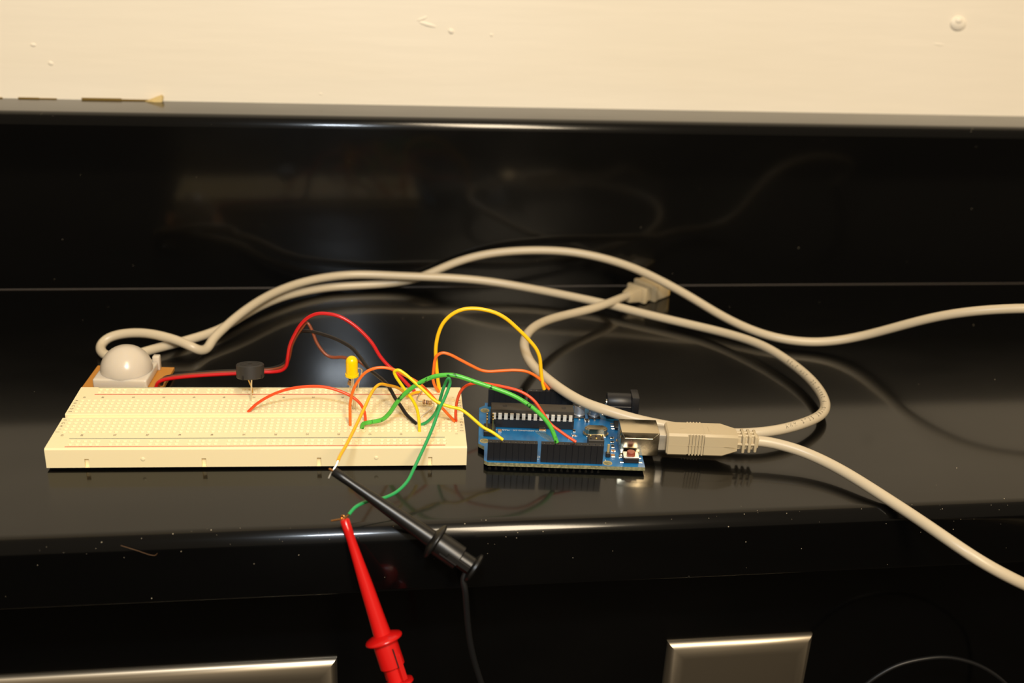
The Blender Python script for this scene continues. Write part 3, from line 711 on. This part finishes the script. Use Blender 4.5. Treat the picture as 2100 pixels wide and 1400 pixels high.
# ------------------------------------------------------------------ components on the breadboard
# buzzer on long legs
bz = (-8.0, 14.3, 9.7)
t = thing('buzzer', 'small round black buzzer raised on thin legs above the breadboard', 'buzzer', bz)
mt = Matrix.Translation((0.4, 0.4, 10.9)) @ Matrix.Rotation(math.radians(-13), 4, 'X')
obj('housing', lathe([(5.6, 0), (5.85, 0.3), (5.85, 5.5), (5.5, 5.9), (5.2, 5.9)], n=40, mtx=mt), 'buzzer', t)
obj('sound_hole', lathe([(0.9, 5.88), (0.9, 5.95)], n=18, mtx=mt), 'smd_black', t)
obj('top_ring', lathe([(4.2, 5.88), (4.2, 6.0), (3.9, 6.0), (3.9, 5.88)], n=32, mtx=mt, cap=False), 'buzzer', t)
for a in (-2.05, -0.55):
    obj('vent_notch', box(-0.35, 0.35, -0.25, 0.25, -0.05, 1.6, mtx=mt @ Matrix.Translation((5.8 * math.cos(a), 5.8 * math.sin(a), 0)) @ Matrix.Rotation(a + math.pi / 2, 4, 'Z')), 'smd_black', t, 0)
obj('leg', tube([(1.0, -0.4, 11.3), (0.6, -0.3, 6.0), (0.0, -0.1, -1.8)], 0.32, 8, 5), 'tin', t)
obj('leg', tube([(-1.2, 1.4, 11.6), (-0.4, 4.0, 6.5), (0.2, 7.2, 2.0), (0.1, 7.5, -1.8)], 0.30, 8, 5), 'gold', t)

# yellow LED
lb = (36.7, 2.6, 9.7)
t = thing('led', 'yellow round-top LED standing on long legs at the back of the breadboard', 'LED', lb)
cx, cy, z0 = -1.3, -0.6, 16.8
prof = [(2.85, z0), (2.85, z0 + 1.1), (2.5, z0 + 1.15), (2.5, z0 + 6.6)] + [(2.5 * math.cos(math.radians(a)), z0 + 6.6 + 2.5 * math.sin(math.radians(a))) for a in range(10, 88, 10)] + [(0.1, z0 + 9.1)]
obj('lens', lathe(prof, n=32, mtx=Matrix.Translation((cx, cy, 0))), 'led', t, 40)
obj('leg', tube([(cx + 0.6, cy, z0 + 0.3), (cx + 0.6, cy, 10.0), (-0.2, 0.0, 4.0), (0.3, 0.4, -1.8)], 0.30, 8, 5), 'tin', t)
obj('leg', tube([(cx - 0.1, cy + 0.6, z0 + 0.3), (cx + 0.1, cy + 0.6, 9.0), (-0.9, 0.8, 4.0), (-0.6, 1.4, -1.8)], 0.30, 8, 5), 'tin', t)

def resistor_body(parent, a, b, r, bands):
    L = (Vector(b) - Vector(a)).length; mt = axis_mtx(a, b)
    obj('body', lathe([(r * 0.55, 0), (r, L * 0.06), (r * 1.02, L * 0.2), (r * 0.86, L * 0.3), (r * 0.86, L * 0.7), (r * 1.02, L * 0.8), (r, L * 0.94), (r * 0.55, L)], n=20, mtx=mt), 'res_body', parent, 60)
    for f0, m in bands:
        k = 1.06 if (f0 < 0.25 or f0 > 0.75) else 0.90
        obj('colour_band', lathe([(r * k, L * (f0 - 0.045)), (r * k, L * (f0 + 0.045))], n=20, mtx=mt), m, parent, 60)
# resistor standing behind the LED
rb_ = (37.0, 22.0, 9.7)
t = thing('resistor', 'tan resistor standing upright behind the yellow LED', 'resistor', rb_, 0, 'resistors on the breadboard')
resistor_body(t, (-2.4, -11.0, 8.0), (-1.4, -11.0, 14.4), 1.25, ((0.25, 'band_brown'), (0.45, 'band_black'), (0.62, 'band_red')))
obj('leg', tube([(-2.4, -11.0, 8.2), (-2.5, -11.0, 5.6), (-1.6, -9.6, 2.4), (-1.4, -9.2, -1.8)], 0.26, 8, 5), 'tin', t)
obj('leg', tube([(-1.4, -11.0, 14.2), (-0.6, -11.0, 15.6), (1.4, -10.5, 15.8), (2.6, -9.2, 14.6), (2.2, -6.0, 10.0), (1.2, -2.4, 4.0), (0.7, 0.0, -1.8)], 0.26, 8, 5), 'tin', t)
# resistor lying at the right end
rb_ = (67.0, 2.5, 9.7)
t = thing('resistor', 'small tan resistor with dark bands lying at the right end of the breadboard', 'resistor', rb_, 0, 'resistors on the breadboard')
resistor_body(t, (-1.7, 0.6, 3.3), (2.3, -0.4, 3.1), 1.0, ((0.2, 'band_brown'), (0.46, 'band_black'), (0.6, 'band_brown'), (0.8, 'gold')))
obj('leg', tube([(-1.6, 0.6, 3.3), (-3.2, 1.2, 3.3), (-3.9, 2.6, 3.2), (-3.4, 6.0, 2.9), (-1.2, 14.2, 1.4), (-0.8, 15.9, 0.4), (-0.8, 16.0, -1.8)], 0.26, 8, 5), 'tin', t)
obj('leg', tube([(2.2, -0.4, 3.1), (3.1, -1.0, 3.0), (3.0, -2.2, 2.6), (0.2, -5.4, 1.6), (-2.6, -8.0, 0.5), (-3.0, -8.2, -1.8)], 0.26, 8, 5), 'tin', t)

# ------------------------------------------------------------------ USB cable
R_C = 2.3
far = PATH['usb_far']; near = PATH['usb_near']
loop_out = [(376, 26, 43), (410, 6, 34), (428, -40, 8), (410, -84, -22), (370, -104, -34), (332, -108, -30)]
path = far + loop_out + near[::-1]
ub = (206.0, -33.0, 0.0)
usb = thing('usb_cable', 'beige USB cable looping over the counter and plugged into the blue board', 'cable', ub)
cord_pts = spline(sub(path, ub), 6, 14)
bm = nb(); add_tube(bm, cord_pts, R_C, 16)
cord = obj('cord', bm, 'cable', usb, 60)
# plug in the board: axis runs along the socket
ca, sa = math.cos(-0.1244), math.sin(-0.1244)
def u2w(x, y, z):
    a, b = U(x, y); return Vector((123.28 + ca * a - sa * b, -10.28 + sa * a + ca * b, 3.1 + z))
pa = u2w(-6.2, 38.0, 5.6); pe = Vector(near[0])
pe2 = Vector((pe.x, pe.y, pe.z))
ax = (pe2 - pa).normalized()
sx = Vector((0, 0, 1)).cross(ax).normalized(); sz = ax.cross(sx)
PM = Matrix(((ax.x, sx.x, sz.x, pa.x - ub[0]), (ax.y, sx.y, sz.y, pa.y - ub[1]), (ax.z, sx.z, sz.z, pa.z - ub[2]), (0, 0, 0, 1)))
Lp = (pe2 - pa).length
pl = obj('plug_shell', box(-3.0, 4.4, -4.1, 4.1, -3.6, 3.6, 0.4, 2, mtx=PM), 'tin', usb)
pl['label'] = 'metal plug shell'
bm = nb()
b0, b1 = 3.6, Lp - 9.0
hw, hh = 5.9, 5.1
for seg_ in (((b0, hw - 0.5, hh - 0.5), (b0 + 0.7, hw, hh), (b0 + 8.6, hw, hh)), ((b0 + 15.6, hw, hh), (b1 - 6.5, hw, hh), (b1, 3.9, 3.9))):
    rings = []
    for x, w_, h_ in seg_:
        c = 0.9
        rings.append([bm.verts.new(PM @ Vector((x, y, z))) for y, z in ((-w_ + c, -h_), (w_ - c, -h_), (w_, -h_ + c), (w_, h_ - c), (w_ - c, h_), (-w_ + c, h_), (-w_, h_ - c), (-w_, -h_ + c))])
    for A, B in zip(rings, rings[1:]):
        for k in range(8): bm.faces.new((A[k], A[(k + 1) % 8], B[(k + 1) % 8], B[k]))
    bm.faces.new(rings[0][::-1]); bm.faces.new(rings[-1])
add_box(bm, b0 + 8.2, b0 + 16.0, -hw + 0.55, hw - 0.55, -hh + 0.5, hh - 0.02, 0.3, 1, mtx=PM)
pbody = obj('plug_body', bm, 'plug', usb, 30)
for k in range(5):
    x = b0 + 9.3 + k * 1.3
    for sgn in (-1, 1):
        obj('grip_rib', box(x, x + 0.75, sgn * (hw - 0.35) - 0.35, sgn * (hw - 0.35) + 0.35, -hh + 0.4, hh - 0.05, 0.15, 1, mtx=PM), 'plug', pbody)
for a in ((b0 + 6.0, b0 + 14.0, -0.8, -0.45), (b0 + 17.6, b0 + 18.0, -2.6, 2.0), (b0 + 18.0, b0 + 20.4, -2.6, -2.2), (b0 + 18.0, b0 + 20.4, 1.6, 2.0)):
    obj('embossed_symbol', box(a[0], a[1], a[2], a[3], hh - 0.02, hh + 0.14, mtx=PM), 'plug', pbody, 0)
obj('mould_line', box(b0 + 1, b1 - 1, -hw - 0.05, -hw + 0.03, -0.2, 0.0, mtx=PM), 'plug', pbody, 0)
# strain relief rings
for k in range(3):
    x = b1 + 1.9 + k * 2.55
    bm = nb(); add_box(bm, x, x + 1.35, -3.9 + 0.15 * k, 3.9 - 0.15 * k, -4.1 + 0.15 * k, 3.9 - 0.15 * k, 0.5, 2, mtx=PM)
    obj('strain_relief', bm, 'plug', usb)
obj('strain_core', box(b1 - 0.5, Lp + 0.3, -2.5, 2.5, -2.5, 2.5, 0.8, 2, mtx=PM), 'plug', usb)
for sgn in (-1, 1):
    obj('strain_bridge', box(b1 - 0.4, b1 + 7.4, sgn * 1.4 - 0.6, sgn * 1.4 + 0.6, -3.3, 3.5, 0.3, 1, mtx=PM), 'plug', usb)
obj('strain_bridge', box(b1 - 0.4, b1 + 7.4, -3.5, 3.5, -0.8, 0.3, 0.3, 1, mtx=PM), 'plug', usb)

# loose connector at the other end
q0 = Vector(far[0]); d = Vector((0.80, 0.60, 0.0)).normalized()
sy = Vector((0, 0, 1)).cross(d)
QM = Matrix(((d.x, sy.x, 0, q0.x - ub[0]), (d.y, sy.y, 0, q0.y - ub[1]), (d.z, sy.z, 1, 4.9), (0, 0, 0, 1)))
bm = nb()
for k in range(5): add_box(bm, -2.0 + k * 1.7, -0.8 + k * 1.7, -3.0 - 0.35 * k, 3.0 + 0.35 * k, -2.8 - 0.2 * k, 3.0 + 0.28 * k, 0.5, 2, mtx=QM)
add_box(bm, -1.6, 8.0, -2.8, 2.8, -2.6, 2.9, 0.6, 2, mtx=QM)
obj('connector_boot', bm, 'plug', usb)
bm = nb()
add_box(bm, 6.4, 9.4, -6.8, 6.8, -4.4, 4.7, 0.7, 2, mtx=QM)
add_box(bm, 9.0, 14.6, -5.6, 5.6, -4.0, 4.2, 0.5, 2, mtx=QM)
add_box(bm, 14.0, 17.4, -8.2, 8.2, -4.8, 5.3, 0.8, 2, mtx=QM)
add_box(bm, 17.0, 28.0, -7.7, 7.7, -4.6, 5.0, 0.9, 2, mtx=QM)
cb = obj('connector_body', bm, 'plug', usb)
obj('connector_face', box(27.4, 29.6, -7.5, 7.5, -4.5, 4.8, 0.8, 2, mtx=QM), 'plug_tan', usb)['label'] = 'tan end of the loose connector'

# printed characters along the cord near the right-hand bend
cam_l = Vector((35.65, -417.43, 227.18)) - Vector(ub)
words = 'AWM 2725 28AWG/1P 24AWG/2C  AWM 2725'
target = Vector((254.0, 30.0, 6.0)) - Vector(ub)
i0 = min(range(len(cord_pts)), key=lambda i: (cord_pts[i] - target).length)
acc, spots, last = 0.0, [], None
need = 0.0
i = i0 - 30
while i < len(cord_pts) - 1 and len(spots) < len(words):
    seglen = (cord_pts[i + 1] - cord_pts[i]).length
    while need <= seglen and len(spots) < len(words):
        f = need / seglen; spots.append((cord_pts[i].lerp(cord_pts[i + 1], f), (cord_pts[i + 1] - cord_pts[i]).normalized())); need += 2.4
    need -= seglen; i += 1
glyph = {}
bmt = nb()
for (p, tdir), chx in zip(spots, words):
    if chx == ' ': continue
    if chx not in glyph:
        cu = bpy.data.curves.new('glyph', 'FONT'); cu.body = chx; cu.size = 2.6 * S; cu.align_x = 'CENTER'; cu.align_y = 'CENTER'; cu.resolution_u = 2
        tt = bpy.data.objects.new('glyph', cu); C.objects.link(tt); bpy.context.view_layer.update()
        me = bpy.data.meshes.new_from_object(tt.evaluated_get(bpy.context.evaluated_depsgraph_get()))
        glyph[chx] = ([v.co.copy() / S for v in me.vertices], [list(f.vertices) for f in me.polygons])
        bpy.data.objects.remove(tt); bpy.data.curves.remove(cu); bpy.data.meshes.remove(me)
    nrm = Vector((-0.50, -0.70, 0.60)); nrm = (nrm - tdir * nrm.dot(tdir)).normalized()
    e = tdir.cross(nrm)
    vs, fs = glyph[chx]
    nv = []
    for co in vs:
        ang = co.y / R_C
        nv.append(bmt.verts.new(p + tdir * co.x * 0.75 + (nrm * math.cos(ang) - e * math.sin(ang)) * (R_C + 0.04)))
    for f in fs: bmt.faces.new([nv[k] for k in f])
obj('printed_text', bmt, 'ink_black', cord, 0)

# ------------------------------------------------------------------ test clips
def grabber(name, label, a, f, e, m, roll, lead):
    """a tip, f flange, e tail (world mm)"""
    t = thing(name, label, 'test clip', a, 0, 'mini grabber test clips hanging on the wires')
    A = Vector((0, 0, 0)); F = Vector(f) - Vector(a); E_ = Vector(e) - Vector(a)
    mt = axis_mtx(A, F); L = F.length
    vc = mt.to_3x3().inverted() @ (Vector((35.65, -417.43, 227.18)) - Vector(f))
    mt = axis_mtx(A, F, math.atan2(vc.y, vc.x) + roll)
    obj('barrel', lathe([(1.25, 0), (1.75, 0.4), (1.7, 5.0), (1.62, 8.0), (1.9, 14), (2.5, L * 0.55), (3.05, L - 6), (3.3, L - 1.4)], n=28, mtx=mt), m, t, 60)
    obj('finger_flange', lathe([(3.2, L - 2.0), (6.5, L - 0.7), (7.0, L - 0.2), (6.95, L + 0.4), (6.2, L + 0.8), (4.4, L + 1.0)], n=36, mtx=mt), m, t, 60)
    Lb = 10.5; Lt = L + (E_ - F).length
    obj('sleeve', lathe([(4.45, L + 0.5), (4.55, L + 1.4), (4.6, L + Lb), (4.3, L + Lb + 0.3)], n=32, mtx=mt), m, t, 40)
    for k in range(2):
        rm = mt @ Matrix.Rotation(k * math.pi, 4, 'Z')
        obj('key_ridge', box(3.2, 4.85, -1.1, 1.1, L + 6.2, Lt - 1.5, 0.25, 1, mtx=rm), m, t)
        obj('key_slot', box(3.9, 4.66, 1.1, 1.55, L + 3.4, L + Lb + 0.32, 0.05, 1, mtx=rm), 'smd_black', t)
    obj('plunger', lathe([(3.4, L + Lb - 1), (3.5, Lt - 1.4), (3.9, Lt - 1.0)], n=28, mtx=mt), m, t, 40)
    obj('tail_flange', lathe([(3.6, Lt - 1.6), (5.6, Lt - 0.8), (5.8, Lt), (5.3, Lt + 0.6), (3.0, Lt + 0.8)], n=32, mtx=mt), m, t, 50)
    obj('hook', tube([mt @ Vector(q) for q in ((0.4, 0, 2), (0.5, 0.0, -0.6), (0.1, 0.2, -1.4), (-0.7, 0.3, -1.2), (-0.9, 0.3, -0.2))], 0.36, 8, 5), 'copper', t)
    tail = mt @ Vector((0, 0, Lt))
    if lead:
        obj('lead', tube([tail - (mt.to_3x3() @ Vector((0, 0, 2)))] + [Vector(q) - Vector(a) for q in lead], 1.15, 12, 6, 3), 'lead_black' if m == 'clip_black' else 'clip_red', t, 60)
    return t
grabber('grabber_clip', 'black plastic grabber clip hanging in front of the counter edge', (28.2, -68.4, 22.1), (64.6, -84.0, 0.4), (78.8, -89.0, -7.8), 'clip_black', 0.35,
        [(74.4, -91, -11.5), (75.1, -92, -15.6), (75.9, -92, -24.5), (77.4, -92, -37.9), (79.8, -92, -49.5), (83.2, -92, -61.4), (90, -92, -90), (96, -90, -130)])
grabber('grabber_clip', 'red plastic grabber clip hanging below the counter edge', (32.0, -75.0, 5.6), (45.7, -92.0, -35.8), (53.0, -96.2, -51.4), 'clip_red', -0.7,
        [(55.5, -98.5, -60), (60, -100, -86), (66, -98, -136)])

P = PATH['thin_black']; b = P[0]
t = obj('thin_cable', tube(sub([(246, -50, -150), (252, -50, -130)] + P + [(352, -50, -140), (356, -50, -165)], b), 1.0, 10, 6), 'lead_black', None, 60, b)
tag(t, 'thin black cable arching up beside the narrow steel plate', 'cable')

# ------------------------------------------------------------------ crumbs
bm = nb()
pts = [(-75.5, 207.5, 97.6), (-72, 206.4, 98.6), (-68, 206.6, 99.8), (-66, 207.2, 101.6), (-65.2, 208.6, 100.2), (-66, 206.2, 97.6), (-70, 208.8, 98.2), (-70, 205.4, 97.6)]
for p in pts: bm.verts.new(p)
bmesh.ops.convex_hull(bm, input=bm.verts[:])
shift(bm, (-70, 207, 97.5))
tag(obj('paint_chip', bm, 'chip', None, 0, (-70, 207, 97.5)), 'torn yellowish paint flake standing on the black ledge by the wall', 'paint chip')
b = (-45.4, -74.9, -1.4)
tag(obj('fibre', tube(sub([(-47.0, -74.8, -2.2), (-42, -75.1, -4.2), (-37, -75.3, -6.4), (-35.4, -75.3, -6.6), (-34.6, -75.3, -5.8)], b), 0.09, 6, 5), 'fibre', None, 60, b),
    'short brown fibre stuck to the counter edge at the left', 'fibre')
bm = nb()
for i in range(260):
    k = random.random()
    x = random.uniform(-260, 420)
    s = random.choice((0.10, 0.12, 0.16, 0.22)) * random.uniform(0.6, 1.0)
    if k < 0.30: p = (x, random.uniform(YF, YB - 4), 0.02)
    elif k < 0.62:
        a = math.radians(random.uniform(90, 180)); p = (x, YF + 6.02 * math.cos(a), -6 + 6.02 * math.sin(a))
    elif k < 0.80: p = (x, YF - 6.02, random.uniform(-27, -6))
    elif k < 0.90:
        a = math.radians(random.uniform(90, 180)); p = (x, YB + 6 + 6.02 * math.cos(a), HT - 6 + 6.02 * math.sin(a))
    else: p = (x, YB - 0.02, random.uniform(2, HT - 8))
    if p[2] > 0 and p[2] < 1 and (-95 < x < 180 and p[1] < 100 or abs(p[1] - 88) < 20 or p[1] > 150): continue
    bmesh.ops.create_icosphere(bm, subdivisions=1, radius=s, matrix=Matrix.Translation(p))
shift(bm, (80, YF, 0))
o = obj('dust_specks', bm, 'dust', None, 60, (80, YF, 0))
tag(o, 'pale dust specks scattered over the black counter', 'dust', kind='stuff')
